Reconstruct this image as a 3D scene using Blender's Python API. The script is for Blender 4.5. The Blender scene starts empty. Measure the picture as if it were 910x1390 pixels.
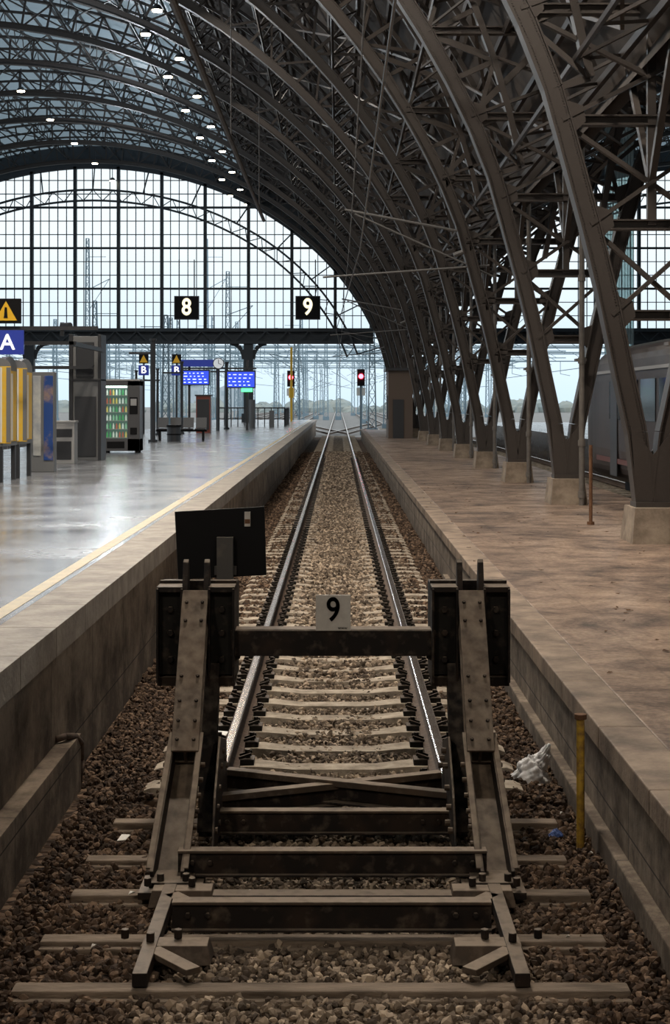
import bpy, math, random, bmesh
import numpy as np
from mathutils import Vector, Matrix
random.seed(7); rng=np.random.default_rng(7)
sc=bpy.context.scene
V=Vector
# ------------------------------------------------------------ materials
def mat(name,c1,c2=None,scale=4.0,rough=0.6,metal=0.0,bump=0.0,bscale=None,detail=6,stretch=(1,1,1),spec=0.5,thr=(0.35,0.65)):
    m=bpy.data.materials.new(name); m.use_nodes=True; nt=m.node_tree; n=nt.nodes; l=nt.links
    b=n['Principled BSDF']; b.inputs['Roughness'].default_value=rough; b.inputs['Metallic'].default_value=metal
    b.inputs['Specular IOR Level'].default_value=spec
    b.inputs['Base Color'].default_value=(*c1,1)
    if c2 is not None or bump:
        tc=n.new('ShaderNodeTexCoord'); mp=n.new('ShaderNodeMapping'); mp.inputs['Scale'].default_value=stretch
        l.new(tc.outputs['Object'],mp.inputs['Vector'])
    if c2 is not None:
        no=n.new('ShaderNodeTexNoise'); no.inputs['Scale'].default_value=scale; no.inputs['Detail'].default_value=detail; no.inputs['Roughness'].default_value=0.65
        l.new(mp.outputs[0],no.inputs['Vector'])
        r=n.new('ShaderNodeValToRGB'); r.color_ramp.elements[0].position=thr[0]; r.color_ramp.elements[1].position=thr[1]
        r.color_ramp.elements[0].color=(*c1,1); r.color_ramp.elements[1].color=(*c2,1)
        l.new(no.outputs['Fac'],r.inputs['Fac']); l.new(r.outputs['Color'],b.inputs['Base Color'])
    if bump:
        nb=n.new('ShaderNodeTexNoise'); nb.inputs['Scale'].default_value=bscale or scale*6; nb.inputs['Detail'].default_value=5
        l.new(mp.outputs[0],nb.inputs['Vector'])
        bp=n.new('ShaderNodeBump'); bp.inputs['Strength'].default_value=bump; bp.inputs['Distance'].default_value=0.02
        l.new(nb.outputs['Fac'],bp.inputs['Height']); l.new(bp.outputs[0],b.inputs['Normal'])
    return m
def emis(name,c,s):
    m=bpy.data.materials.new(name); m.use_nodes=True; nt=m.node_tree
    b=nt.nodes['Principled BSDF']; b.inputs['Base Color'].default_value=(*c,1)
    b.inputs['Emission Color'].default_value=(*c,1); b.inputs['Emission Strength'].default_value=s
    return m
def dusty(name,base,dust,rough=0.7,amount=0.9,spec=.35,rustc=None):
    m=mat(name,base,None,rough=rough,spec=spec); nt=m.node_tree;n=nt.nodes;l=nt.links;b=n['Principled BSDF']
    g=n.new('ShaderNodeNewGeometry'); s=n.new('ShaderNodeSeparateXYZ'); l.new(g.outputs['Normal'],s.inputs[0])
    tc=n.new('ShaderNodeTexCoord'); no=n.new('ShaderNodeTexNoise'); no.inputs['Scale'].default_value=14; no.inputs['Detail'].default_value=8
    l.new(tc.outputs['Object'],no.inputs['Vector'])
    mr=n.new('ShaderNodeMapRange'); mr.inputs['From Min'].default_value=0.3; mr.inputs['From Max'].default_value=0.95
    l.new(s.outputs['Z'],mr.inputs['Value'])
    ad=n.new('ShaderNodeMath'); ad.operation='MULTIPLY_ADD'; l.new(no.outputs['Fac'],ad.inputs[0]); ad.inputs[1].default_value=2.0; ad.inputs[2].default_value=-1.08
    a2=n.new('ShaderNodeMath'); a2.operation='ADD'; a2.use_clamp=True; l.new(mr.outputs[0],a2.inputs[0]); l.new(ad.outputs[0],a2.inputs[1])
    a3=n.new('ShaderNodeMath'); a3.operation='MULTIPLY'; l.new(a2.outputs[0],a3.inputs[0]); a3.inputs[1].default_value=amount
    mx=n.new('ShaderNodeMix'); mx.data_type='RGBA'; mx.inputs[6].default_value=(*base,1); mx.inputs[7].default_value=(*dust,1)
    l.new(a3.outputs[0],mx.inputs[0]); l.new(mx.outputs[2],b.inputs['Base Color'])
    if rustc:
        n2=n.new('ShaderNodeTexNoise'); n2.inputs['Scale'].default_value=5; n2.inputs['Detail'].default_value=9; l.new(tc.outputs['Object'],n2.inputs['Vector'])
        r=n.new('ShaderNodeValToRGB'); r.color_ramp.elements[0].position=.45; r.color_ramp.elements[0].color=(*base,1); r.color_ramp.elements[1].position=.7; r.color_ramp.elements[1].color=(*rustc,1)
        l.new(n2.outputs['Fac'],r.inputs[0]); l.new(r.outputs[0],mx.inputs[6])
    bp=n.new('ShaderNodeBump'); bp.inputs['Strength'].default_value=0.25; bp.inputs['Distance'].default_value=0.01
    l.new(no.outputs['Fac'],bp.inputs['Height']); l.new(bp.outputs[0],b.inputs['Normal'])
    return m

steel_dark=dusty('steel_buffer_dark',(0.012,0.009,0.008),(0.20,0.155,0.115),0.6,spec=.25,rustc=(.034,.021,.014))
steel_dust=dusty('steel_dusty',(0.072,0.054,0.041),(0.26,0.205,0.155),0.7,spec=.25,rustc=(.105,.07,.046))
black_rub=dusty('rubber_black',(0.008,0.007,0.006),(0.11,0.083,0.062),0.6,spec=.25)
truss_m=dusty('truss_brown_paint',(0.050,0.042,0.038),(0.08,0.069,0.062),0.45,0.5,.45)
truss_far=mat('gable_steel',(0.045,0.055,0.065),None,rough=0.6)
roof_brown=mat('roof_planks_brown',(0.022,0.016,0.013),(0.042,0.031,0.025),scale=3,rough=0.8,stretch=(1,0.1,1))
concrete=mat('concrete_base',(0.18,0.14,0.105),(0.34,0.275,0.21),scale=3,rough=0.9,bump=0.3,bscale=30)
rust=mat('rust',(0.10,0.045,0.02),(0.18,0.09,0.045),scale=12,rough=0.85)
yellow_rust=mat('yellow_rusty',(0.55,0.34,0.04),(0.17,0.085,0.035),scale=14,rough=0.7,thr=(.42,.66))
wood_sl=mat('sleeper_old',(0.09,0.067,0.048),(0.24,0.185,0.138),scale=7,rough=0.9,bump=0.4,bscale=40,stretch=(0.4,2,2))
conc_sl=mat('sleeper_concrete',(0.20,0.165,0.125),(0.45,0.385,0.305),scale=6,rough=0.9,bump=0.25,bscale=40,detail=9)
rail_side=mat('rail_side',(0.05,0.032,0.023),(0.11,0.074,0.052),scale=20,rough=0.8)
rail_top=mat('rail_top',(0.55,0.45,0.38),(0.7,0.62,0.56),scale=6,rough=0.24,metal=1.0)
grey_m=mat('grey_paint',(0.17,0.175,0.18),None,rough=0.45)
dgrey=mat('dark_grey_paint',(0.035,0.037,0.042),None,rough=0.4)
lgrey=mat('light_grey_paint',(0.36,0.36,0.36),None,rough=0.45)
black=mat('black_paint',(0.005,0.005,0.006),None,rough=0.6,spec=.2)
white=mat('white_paint',(0.75,0.74,0.7),None,rough=0.5)
plate_m=mat('number_plate',(0.50,0.47,0.43),(0.60,0.57,0.52),scale=12,rough=0.6)
yellow=mat('yellow_poster',(0.80,0.47,0.02),(0.72,0.5,0.10),scale=9,rough=0.5)
blue_sign=emis('blue_sign',(0.015,0.03,0.22),0.6)
digit_w=emis('digit_lit',(1.0,0.9,0.62),1.0)
screen=emis('screen_blue',(0.03,0.07,0.65),1.1)
scr_txt=emis('screen_text',(0.75,0.85,1.0),1.3)
green_e=emis('green_lit',(0.1,0.9,0.3),2.0)
red_e=emis('signal_red',(1.0,0.03,0.05),25)
lamp_e=emis('lamp_glow',(1.0,0.86,0.62),22)
warm_yel=mat('sign_yellow',(0.85,0.50,0.03),None,rough=0.4)
mast_m=mat('mast_blue_grey',(0.14,0.20,0.24),None,rough=0.6)  # blue-grey tint paints air haze onto the nearer yard masts
mast_far=mat('mast_far_haze',(0.24,0.33,0.39),None,rough=0.8)  # paler bluish colour paints distance haze onto far masts and wires
wire_m=mat('wire',(0.14,0.14,0.14),None,rough=0.5)
yard_m=mat('yard_ground',(0.18,0.175,0.165),(0.30,0.29,0.28),scale=1.5,rough=0.9)  # ballast grey, lightened to stand in for haze over the yard
hall_wall=mat('concourse_stone',(0.16,0.13,0.10),(0.22,0.18,0.14),scale=1.2,rough=0.9)

def tile_mat():
    m=mat('platform_tiles',(0.2,0.2,0.2)); nt=m.node_tree;n=nt.nodes;l=nt.links;b=n['Principled BSDF']
    tc=n.new('ShaderNodeTexCoord')
    br=n.new('ShaderNodeTexBrick'); br.offset=0; br.inputs['Scale'].default_value=1.0
    br.inputs['Brick Width'].default_value=0.6; br.inputs['Row Height'].default_value=0.6; br.inputs['Mortar Size'].default_value=0.010
    br.inputs['Color1'].default_value=(0.20,0.215,0.24,1); br.inputs['Color2'].default_value=(0.235,0.248,0.272,1); br.inputs['Mortar'].default_value=(0.09,0.09,0.095,1)
    l.new(tc.outputs['Object'],br.inputs['Vector'])
    no=n.new('ShaderNodeTexNoise'); no.inputs['Scale'].default_value=0.9; no.inputs['Detail'].default_value=7; l.new(tc.outputs['Object'],no.inputs['Vector'])
    mx=n.new('ShaderNodeMix'); mx.data_type='RGBA'; mx.blend_type='MULTIPLY'; mx.inputs[0].default_value=0.4
    l.new(br.outputs['Color'],mx.inputs[6]); l.new(no.outputs['Fac'],mx.inputs[7])
    g=n.new('ShaderNodeBrightContrast'); g.inputs['Bright'].default_value=0.02; l.new(mx.outputs[2],g.inputs[0]); l.new(g.outputs[0],b.inputs['Base Color'])
    b.inputs['Specular IOR Level'].default_value=0.7
    mr=n.new('ShaderNodeMapRange'); mr.inputs['From Min'].default_value=.3; mr.inputs['From Max'].default_value=.7; mr.inputs['To Min'].default_value=0.15; mr.inputs['To Max'].default_value=0.29; l.new(no.outputs['Fac'],mr.inputs['Value']); l.new(mr.outputs[0],b.inputs['Roughness'])
    return m
tiles=tile_mat()
coping=mat('coping_stone',(0.19,0.165,0.14),(0.37,0.33,0.285),scale=3.5,rough=0.6,bump=0.25,bscale=25,detail=10)
coping_r=mat('coping_stone_dark',(0.11,0.08,0.06),(0.33,0.25,0.185),scale=2.2,rough=0.7,bump=0.3,bscale=25,detail=9)
stripe=mat('stripe_cream',(0.62,0.52,0.34),(0.45,0.39,0.28),scale=5,rough=0.5)
def block_wall():
    m=mat('platform_wall_blocks',(0.2,0.15,0.1),rough=0.9); nt=m.node_tree;n=nt.nodes;l=nt.links;b=n['Principled BSDF']
    tc=n.new('ShaderNodeTexCoord'); sp=n.new('ShaderNodeSeparateXYZ'); cb=n.new('ShaderNodeCombineXYZ'); l.new(tc.outputs['Object'],sp.inputs[0]); l.new(sp.outputs['Y'],cb.inputs['X']); l.new(sp.outputs['Z'],cb.inputs['Y'])
    br=n.new('ShaderNodeTexBrick'); br.inputs['Scale'].default_value=1; br.inputs['Brick Width'].default_value=1.8; br.inputs['Row Height'].default_value=1.2; br.offset=0; br.inputs['Mortar Size'].default_value=0.006
    br.inputs['Color1'].default_value=(0.27,0.22,0.17,1); br.inputs['Color2'].default_value=(0.335,0.28,0.22,1); br.inputs['Mortar'].default_value=(0.05,0.04,0.03,1); l.new(cb.outputs[0],br.inputs['Vector'])
    no=n.new('ShaderNodeTexNoise'); no.inputs['Scale'].default_value=2.0; no.inputs['Detail'].default_value=12; no.inputs['Roughness'].default_value=0.76; l.new(tc.outputs['Object'],no.inputs['Vector'])
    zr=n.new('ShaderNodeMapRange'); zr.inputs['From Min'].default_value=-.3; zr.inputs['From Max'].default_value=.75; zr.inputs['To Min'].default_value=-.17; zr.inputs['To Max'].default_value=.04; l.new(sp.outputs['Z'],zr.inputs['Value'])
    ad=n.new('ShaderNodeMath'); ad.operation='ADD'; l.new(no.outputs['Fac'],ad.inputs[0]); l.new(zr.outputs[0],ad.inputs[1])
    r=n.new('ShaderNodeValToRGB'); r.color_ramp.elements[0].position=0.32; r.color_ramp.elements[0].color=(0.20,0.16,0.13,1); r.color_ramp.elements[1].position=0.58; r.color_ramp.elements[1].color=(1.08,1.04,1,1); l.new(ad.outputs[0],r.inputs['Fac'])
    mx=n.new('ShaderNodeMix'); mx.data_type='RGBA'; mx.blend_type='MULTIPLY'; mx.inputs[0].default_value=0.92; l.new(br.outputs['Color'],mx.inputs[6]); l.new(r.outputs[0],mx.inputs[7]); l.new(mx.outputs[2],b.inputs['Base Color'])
    bp=n.new('ShaderNodeBump'); bp.inputs['Strength'].default_value=0.5; bp.inputs['Distance'].default_value=0.02; l.new(no.outputs['Fac'],bp.inputs['Height']); l.new(bp.outputs[0],b.inputs['Normal'])
    return m
wall_m=block_wall()
def right_floor():
    m=mat('platform_worn_asphalt',(0.3,0.2,0.13),rough=0.8); nt=m.node_tree;n=nt.nodes;l=nt.links;b=n['Principled BSDF']
    tc=n.new('ShaderNodeTexCoord')
    no=n.new('ShaderNodeTexNoise'); no.inputs['Scale'].default_value=0.9; no.inputs['Detail'].default_value=13; no.inputs['Roughness'].default_value=0.76; no.inputs['Distortion'].default_value=0.4; l.new(tc.outputs['Object'],no.inputs['Vector'])
    r=n.new('ShaderNodeValToRGB'); e=r.color_ramp.elements; e[0].position=0.37; e[0].color=(0.06,0.043,0.035,1); e[1].position=0.64; e[1].color=(0.42,0.305,0.225,1)
    k=e.new(0.48); k.color=(0.20,0.14,0.105,1); l.new(no.outputs['Fac'],r.inputs['Fac'])
    n2=n.new('ShaderNodeTexNoise'); n2.inputs['Scale'].default_value=22; n2.inputs['Detail'].default_value=7; l.new(tc.outputs['Object'],n2.inputs['Vector'])
    br=n.new('ShaderNodeTexBrick'); br.inputs['Scale'].default_value=1; br.inputs['Brick Width'].default_value=2.4; br.inputs['Row Height'].default_value=3.2; br.offset=0; br.inputs['Mortar Size'].default_value=0.012; br.inputs['Color1'].default_value=(1,1,1,1);br.inputs['Color2'].default_value=(0.8,0.8,0.8,1);br.inputs['Mortar'].default_value=(0.5,0.5,0.5,1); l.new(tc.outputs['Object'],br.inputs['Vector'])
    mx=n.new('ShaderNodeMix'); mx.data_type='RGBA'; mx.blend_type='MULTIPLY'; mx.inputs[0].default_value=0.5; l.new(r.outputs[0],mx.inputs[6]); l.new(br.outputs[0],mx.inputs[7])
    m2=n.new('ShaderNodeMix'); m2.data_type='RGBA'; m2.blend_type='OVERLAY'; m2.inputs[0].default_value=0.8; l.new(mx.outputs[2],m2.inputs[6]); l.new(n2.outputs['Fac'],m2.inputs[7]); l.new(m2.outputs[2],b.inputs['Base Color'])
    bp=n.new('ShaderNodeBump'); bp.inputs['Strength'].default_value=0.35; bp.inputs['Distance'].default_value=0.02; l.new(n2.outputs['Fac'],bp.inputs['Height']); l.new(bp.outputs[0],b.inputs['Normal'])
    mr=n.new('ShaderNodeMapRange'); mr.inputs['From Min'].default_value=.3; mr.inputs['From Max'].default_value=.7; mr.inputs['To Min'].default_value=0.65; mr.inputs['To Max'].default_value=0.33; l.new(no.outputs['Fac'],mr.inputs['Value']); l.new(mr.outputs[0],b.inputs['Roughness'])
    return m
rfloor=right_floor()
def ballast_mat(name,island):
    m=mat(name,(0.2,0.15,0.1),rough=0.9,spec=.25); nt=m.node_tree;n=nt.nodes;l=nt.links;b=n['Principled BSDF']
    r=n.new('ShaderNodeValToRGB'); e=r.color_ramp.elements
    e[0].position=0; e[0].color=(0.040,0.031,0.025,1); e[1].position=1; e[1].color=(0.38,0.315,0.25,1); k=e.new(0.6); k.color=(0.145,0.116,0.091,1)
    tc=n.new('ShaderNodeTexCoord')
    if island:
        g=n.new('ShaderNodeNewGeometry'); l.new(g.outputs['Random Per Island'],r.inputs['Fac'])
    else:
        vo=n.new('ShaderNodeTexVoronoi'); vo.inputs['Scale'].default_value=16; l.new(tc.outputs['Object'],vo.inputs['Vector'])
        sx=n.new('ShaderNodeSeparateColor'); l.new(vo.outputs['Color'],sx.inputs[0]); l.new(sx.outputs[0],r.inputs['Fac'])
        bp=n.new('ShaderNodeBump'); bp.inputs['Strength'].default_value=1; bp.inputs['Distance'].default_value=0.05; bp.invert=True; l.new(vo.outputs['Distance'],bp.inputs['Height']); l.new(bp.outputs[0],b.inputs['Normal'])
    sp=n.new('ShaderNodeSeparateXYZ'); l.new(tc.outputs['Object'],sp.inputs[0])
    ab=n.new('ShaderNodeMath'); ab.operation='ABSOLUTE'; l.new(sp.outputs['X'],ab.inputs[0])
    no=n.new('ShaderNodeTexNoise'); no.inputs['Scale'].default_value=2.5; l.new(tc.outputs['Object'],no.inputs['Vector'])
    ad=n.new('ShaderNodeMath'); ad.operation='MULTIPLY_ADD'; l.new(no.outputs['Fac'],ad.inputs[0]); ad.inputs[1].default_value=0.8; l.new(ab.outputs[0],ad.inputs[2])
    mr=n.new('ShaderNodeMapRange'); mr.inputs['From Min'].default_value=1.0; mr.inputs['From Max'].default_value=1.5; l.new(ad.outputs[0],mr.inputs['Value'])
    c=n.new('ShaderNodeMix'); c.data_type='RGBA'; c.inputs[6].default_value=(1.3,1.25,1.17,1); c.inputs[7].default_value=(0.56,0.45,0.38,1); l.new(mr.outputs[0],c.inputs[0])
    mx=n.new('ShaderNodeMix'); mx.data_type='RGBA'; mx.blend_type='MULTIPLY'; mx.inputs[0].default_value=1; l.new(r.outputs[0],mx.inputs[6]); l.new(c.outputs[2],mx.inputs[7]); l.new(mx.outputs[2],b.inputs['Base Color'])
    return m
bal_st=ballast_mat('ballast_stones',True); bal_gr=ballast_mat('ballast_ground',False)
def skylight_mat():
    m=bpy.data.materials.new('roof_skylight_glass'); m.use_nodes=True; nt=m.node_tree;n=nt.nodes;l=nt.links
    b=n['Principled BSDF']; b.inputs['Base Color'].default_value=(0.16,0.20,0.23,1); b.inputs['Roughness'].default_value=0.4
    t=n.new('ShaderNodeBsdfTranslucent'); t.inputs['Color'].default_value=(0.42,0.53,0.60,1)
    mx=n.new('ShaderNodeMixShader'); mx.inputs[0].default_value=0.33; l.new(b.outputs[0],mx.inputs[1]); l.new(t.outputs[0],mx.inputs[2]); l.new(mx.outputs[0],n['Material Output'].inputs[0])
    return m
sky_gl=skylight_mat()
def glass_mat(name,col,f=0.12):
    m=bpy.data.materials.new(name); m.use_nodes=True; nt=m.node_tree;n=nt.nodes;l=nt.links
    b=n['Principled BSDF']; b.inputs['Base Color'].default_value=(0.6,0.7,0.75,1); b.inputs['Roughness'].default_value=0.15
    t=n.new('ShaderNodeBsdfTransparent'); t.inputs['Color'].default_value=(*col,1)
    mx=n.new('ShaderNodeMixShader'); mx.inputs[0].default_value=f; l.new(t.outputs[0],mx.inputs[1]); l.new(b.outputs[0],mx.inputs[2]); l.new(mx.outputs[0],n['Material Output'].inputs[0])
    return m
glass=glass_mat('gable_glass',(0.96,0.99,1.0),.08); net_m=glass_mat('net_mesh',(0.8,0.95,0.95),0.45)

# ------------------------------------------------------------ mesh builder
class MB:
    def __init__(s): s.v=[];s.f=[];s.m=[]
    def add(s,vs,fs,mi=0):
        o=len(s.v); s.v+= [tuple(p) for p in vs]; s.f+=[tuple(i+o for i in f) for f in fs]; s.m+=[mi]*len(fs)
    def hexa(s,c,mi=0): s.add(c,[(0,3,2,1),(4,5,6,7),(0,1,5,4),(1,2,6,5),(2,3,7,6),(3,0,4,7)],mi)
    def box(s,x0,x1,y0,y1,z0,z1,mi=0):
        s.hexa([(x0,y0,z0),(x1,y0,z0),(x1,y1,z0),(x0,y1,z0),(x0,y0,z1),(x1,y0,z1),(x1,y1,z1),(x0,y1,z1)],mi)
    def beam(s,p,q,w,h,mi=0,up=(0,0,1),du=0.0,ds=0.0):
        p=V(p);q=V(q);d=(q-p)
        if d.length<1e-6: return
        d.normalize(); u=V(up)
        if abs(d.dot(u))>0.995: u=V((0,1,0)) if abs(d.y)<0.9 else V((1,0,0))
        a=d.cross(u).normalized(); u=a.cross(d).normalized()
        p=p+u*du+a*ds;q=q+u*du+a*ds; a=a*w/2;u=u*h/2
        s.hexa([p-a-u,p+a-u,q+a-u,q-a-u,p-a+u,p+a+u,q+a+u,q-a+u],mi)
    def ibeam(s,p,q,w,h,t,mi=0,up=(0,0,1),tw=None):
        s.beam(p,q,w,t,mi,up,h/2-t/2); s.beam(p,q,w,t,mi,up,-h/2+t/2); s.beam(p,q,tw or t,h-2*t,mi,up)
    def cyl(s,p,q,r,n=12,mi=0,r2=None):
        p=V(p);q=V(q);d=(q-p).normalized(); u=V((0,0,1)) if abs(d.z)<0.9 else V((1,0,0))
        a=d.cross(u).normalized(); b=d.cross(a); r2=r if r2 is None else r2
        vs=[p+(a*math.cos(2*math.pi*i/n)+b*math.sin(2*math.pi*i/n))*r for i in range(n)]+[q+(a*math.cos(2*math.pi*i/n)+b*math.sin(2*math.pi*i/n))*r2 for i in range(n)]
        s.add(vs,[(i,(i+1)%n,n+(i+1)%n,n+i) for i in range(n)]+[tuple(range(n))[::-1],tuple(range(n,2*n))],mi)
    def poly(s,pts,d,mi=0):
        n=len(pts); d=V(d); vs=[V(p) for p in pts]+[V(p)+d for p in pts]
        s.add(vs,[tuple(range(n))[::-1],tuple(range(n,2*n))]+[(i,(i+1)%n,n+(i+1)%n,n+i) for i in range(n)],mi)
    def mesh(s,name,mats):
        me=bpy.data.meshes.new(name); me.from_pydata(s.v,[],s.f)
        for m in mats: me.materials.append(m)
        me.polygons.foreach_set('material_index',s.m); me.update(); return me
    def obj(s,name,mats,parent=None,bevel=0,loc=(0,0,0),fix=False):
        me=s.mesh(name,mats); o=bpy.data.objects.new(name,me); sc.collection.objects.link(o); o.location=loc
        if fix:
            bm=bmesh.new(); bm.from_mesh(me); bmesh.ops.recalc_face_normals(bm,faces=bm.faces); bm.to_mesh(me); bm.free()
        if bevel:
            b=o.modifiers.new('bevel','BEVEL'); b.width=bevel; b.segments=2; b.limit_method='ANGLE'
        if parent: o.parent=parent
        return o
def empty(name,loc=(0,0,0)):
    e=bpy.data.objects.new(name,None); sc.collection.objects.link(e); e.location=loc; e.empty_display_size=0.2; return e
def text(name,body,size,loc,mat_,parent=None,rz=0,ext=0.004,sx=1.0,bold=0.0):
    c=bpy.data.curves.new(name,'FONT'); c.body=body; c.size=size; c.extrude=ext; c.align_x='CENTER'; c.align_y='CENTER'
    t=bpy.data.objects.new(name+'_tmp',c); sc.collection.objects.link(t)
    bpy.context.view_layer.update()
    me=bpy.data.meshes.new_from_object(t.evaluated_get(bpy.context.evaluated_depsgraph_get()))
    bpy.data.objects.remove(t)
    if bold:
        bm=bmesh.new()
        for dx,dy in ((0,0),(bold,0),(-bold,0),(0,bold),(0,-bold)):
            k=len(bm.verts); bm.from_mesh(me); bm.verts.ensure_lookup_table()
            for v in bm.verts[k:]: v.co.x+=dx; v.co.y+=dy; v.co.z+=abs(dx)*.02+abs(dy)*.03
        bm.to_mesh(me); bm.free()
    me.materials.clear(); me.materials.append(mat_)
    o=bpy.data.objects.new(name,me); sc.collection.objects.link(o)
    o.location=loc; o.rotation_euler=(math.pi/2,0,rz); o.scale=(sx,1,1)
    if parent: o.parent=parent
    return o
def smooth(o):
    for p in o.data.polygons: p.use_smooth=True

XC=-0.035; PLZ=0.95; PRZ=0.45; YE=120.0
# ------------------------------------------------------------ ground
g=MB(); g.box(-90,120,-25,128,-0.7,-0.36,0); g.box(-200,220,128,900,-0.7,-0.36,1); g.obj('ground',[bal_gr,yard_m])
g=MB()
g.box(-1.94,1.63,3.4,124,-0.36,-0.30); g.box(XC-1.28,XC+1.28,10.75,124,-0.30,-0.245); g.box(XC-1.25,XC+1.25,60,124,-0.245,-0.20)
g.obj('track_bed',[bal_gr])
# ------------------------------------------------------------ ballast stones
def stones(name,N,x0,x1,y0,y1,zf,s0,s1,material,keep=None):
    ph=(1+5**.5)/2
    iv=np.array([(-1,ph,0),(1,ph,0),(-1,-ph,0),(1,-ph,0),(0,-1,ph),(0,1,ph),(0,-1,-ph),(0,1,-ph),(ph,0,-1),(ph,0,1),(-ph,0,-1),(-ph,0,1)],float)/1.9
    fc=np.array([(0,11,5),(0,5,1),(0,1,7),(0,7,10),(0,10,11),(1,5,9),(5,11,4),(11,10,2),(10,7,6),(7,1,8),(3,9,4),(3,4,2),(3,2,6),(3,6,8),(3,8,9),(4,9,5),(2,4,11),(6,2,10),(8,6,7),(9,8,1)])
    x=rng.uniform(x0,x1,N); y=rng.uniform(y0,y1,N)
    if keep is not None:
        k=keep(x,y); x=x[k];y=y[k]; N=len(x)
    z=zf(x,y)+rng.uniform(-0.012,0.015,N)
    sc_=rng.uniform(s0,s1,(N,1))*rng.uniform(0.6,1.2,(N,3))
    q=rng.normal(size=(N,4)); q/=np.linalg.norm(q,axis=1)[:,None]; w,a,b,c=q.T
    R=np.stack([1-2*(b*b+c*c),2*(a*b-c*w),2*(a*c+b*w),2*(a*b+c*w),1-2*(a*a+c*c),2*(b*c-a*w),2*(a*c-b*w),2*(b*c+a*w),1-2*(a*a+b*b)],1).reshape(N,3,3)
    P=iv[None]*rng.uniform(0.6,1.25,(N,12,1))*sc_[:,None,:]
    P=np.einsum('nij,nkj->nki',R,P)+np.stack([x,y,z],1)[:,None,:]
    F=(fc[None]+(np.arange(N)*12)[:,None,None]).reshape(-1,3)
    me=bpy.data.meshes.new(name); me.vertices.add(N*12); me.vertices.foreach_set('co',P.reshape(-1).astype(np.float32))
    me.loops.add(F.size); me.loops.foreach_set('vertex_index',F.reshape(-1).astype(np.int32))
    me.polygons.add(len(F)); me.polygons.foreach_set('loop_start',(np.arange(len(F))*3).astype(np.int32))
    me.materials.append(material); me.update(calc_edges=True); me.validate()
    me.polygons.foreach_set('use_smooth',np.zeros(len(me.polygons),dtype=bool)); me.update()
    o=bpy.data.objects.new(name,me); sc.collection.objects.link(o); return o
def zf(x,y):
    near=(y<10.75); xx=np.abs(x-XC)
    mid=-0.228+0.024*np.clip((y-13)/8,0,1)*(xx<1.2)
    return np.where(near,-0.285,mid-0.05*np.clip((xx-1.25)/0.4,0,1)+0.012*np.sin(y*2.1)*np.cos(x*3))
stones('ballast',38000,-1.9,1.57,4.2,15,zf,0.014,0.030,bal_st,keep=lambda x,y:(y>11.3)|(x>-1.76))
stones('ballast.001',36000,-1.93,1.6,15,45,zf,0.021,0.040,bal_st)
stones('ballast.002',14000,-1.93,1.6,45,85,zf,0.035,0.06,bal_st)

# ------------------------------------------------------------ track
slp=MB(); fas=MB()
Y=10.98
while Y<125:
    st=[(-1.3,-.205,.10),(-1.25,-.185,.115),(-.55,-.175,.12),(-.3,-.2,.10),(.3,-.2,.10),(.55,-.175,.12),(1.25,-.185,.115),(1.3,-.205,.10)]
    vs=[]
    for (x,z,w) in st: vs+=[(XC+x,Y-w-.03,-.33),(XC+x,Y+w+.03,-.33),(XC+x,Y+w,z),(XC+x,Y-w,z)]
    fs=[(0,1,2,3),(28,31,30,29)]
    for i in range(7):
        for j in range(4): a=i*4+j;b=i*4+(j+1)%4; fs.append((a,a+4,b+4,b))
    slp.add(vs,fs)
    if Y<75:
        for rx in (-.7535,.7535):
            for sg in (-1,1):
                x=XC+rx+sg*.125
                fas.box(x-.05,x+.05,Y-.075,Y+.075,-.18,-.135)
                if Y<32:
                    fas.cyl((x,Y,-.14),(x,Y,-.075),.022,6)
                    fas.beam((x-sg*.06,Y-.05,-.13),(x+sg*.03,Y-.05,-.10),.02,.02); fas.beam((x-sg*.06,Y+.05,-.13),(x+sg*.03,Y+.05,-.10),.02,.02)
    Y+=0.6
prof=[(-.075,-.172),(.075,-.172),(.075,-.160),(.03,-.148),(.009,-.135),(.009,-.045),(.036,-.034),(.036,-.006),(.026,0),(-.026,0),(-.036,-.006),(-.036,-.034),(-.009,-.045),(-.009,-.135),(-.03,-.148),(-.075,-.160)]
def rail(M,x,y0,y1,mi_side=0,mi_top=1,z=0,x2=None):
    n=len(prof); x2=x if x2 is None else x2
    vs=[(x+a,y0,z+b) for a,b in prof]+[(x2+a,y1,z+b) for a,b in prof]
    M.add(vs,[tuple(range(n))[::-1],tuple(range(n,2*n))],mi_side)
    for i in range(n):
        f=(i,(i+1)%n,n+(i+1)%n,n+i); M.add([vs[j] for j in f],[(0,1,2,3)],mi_top if i in (7,8,9) else mi_side)
tr=empty('railway_track')
slp.obj('sleepers',[conc_sl],tr,fix=True); fas.obj('rail_fasteners',[black_rub],tr)
r=MB()
for rx in (-.7535,.7535): rail(r,XC+rx,10.45,420)
r.obj('rails',[rail_side,rail_top],tr,fix=True)
o=MB()
for Y in (4.6,5.3,5.95,6.65,7.33,8.02,8.72,9.42,10.2):
    dx=random.uniform(-.05,.05)
    o.box(XC-1.42+dx,XC+1.42+dx,Y-.06,Y+.06,-.36,-.240+random.uniform(-.01,.01))
    o.box(XC-1.42+dx,XC+1.42+dx,Y-.10,Y+.10,-.36,-.272)
o.obj('old_sleepers',[wood_sl],tr,bevel=.01)
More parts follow.
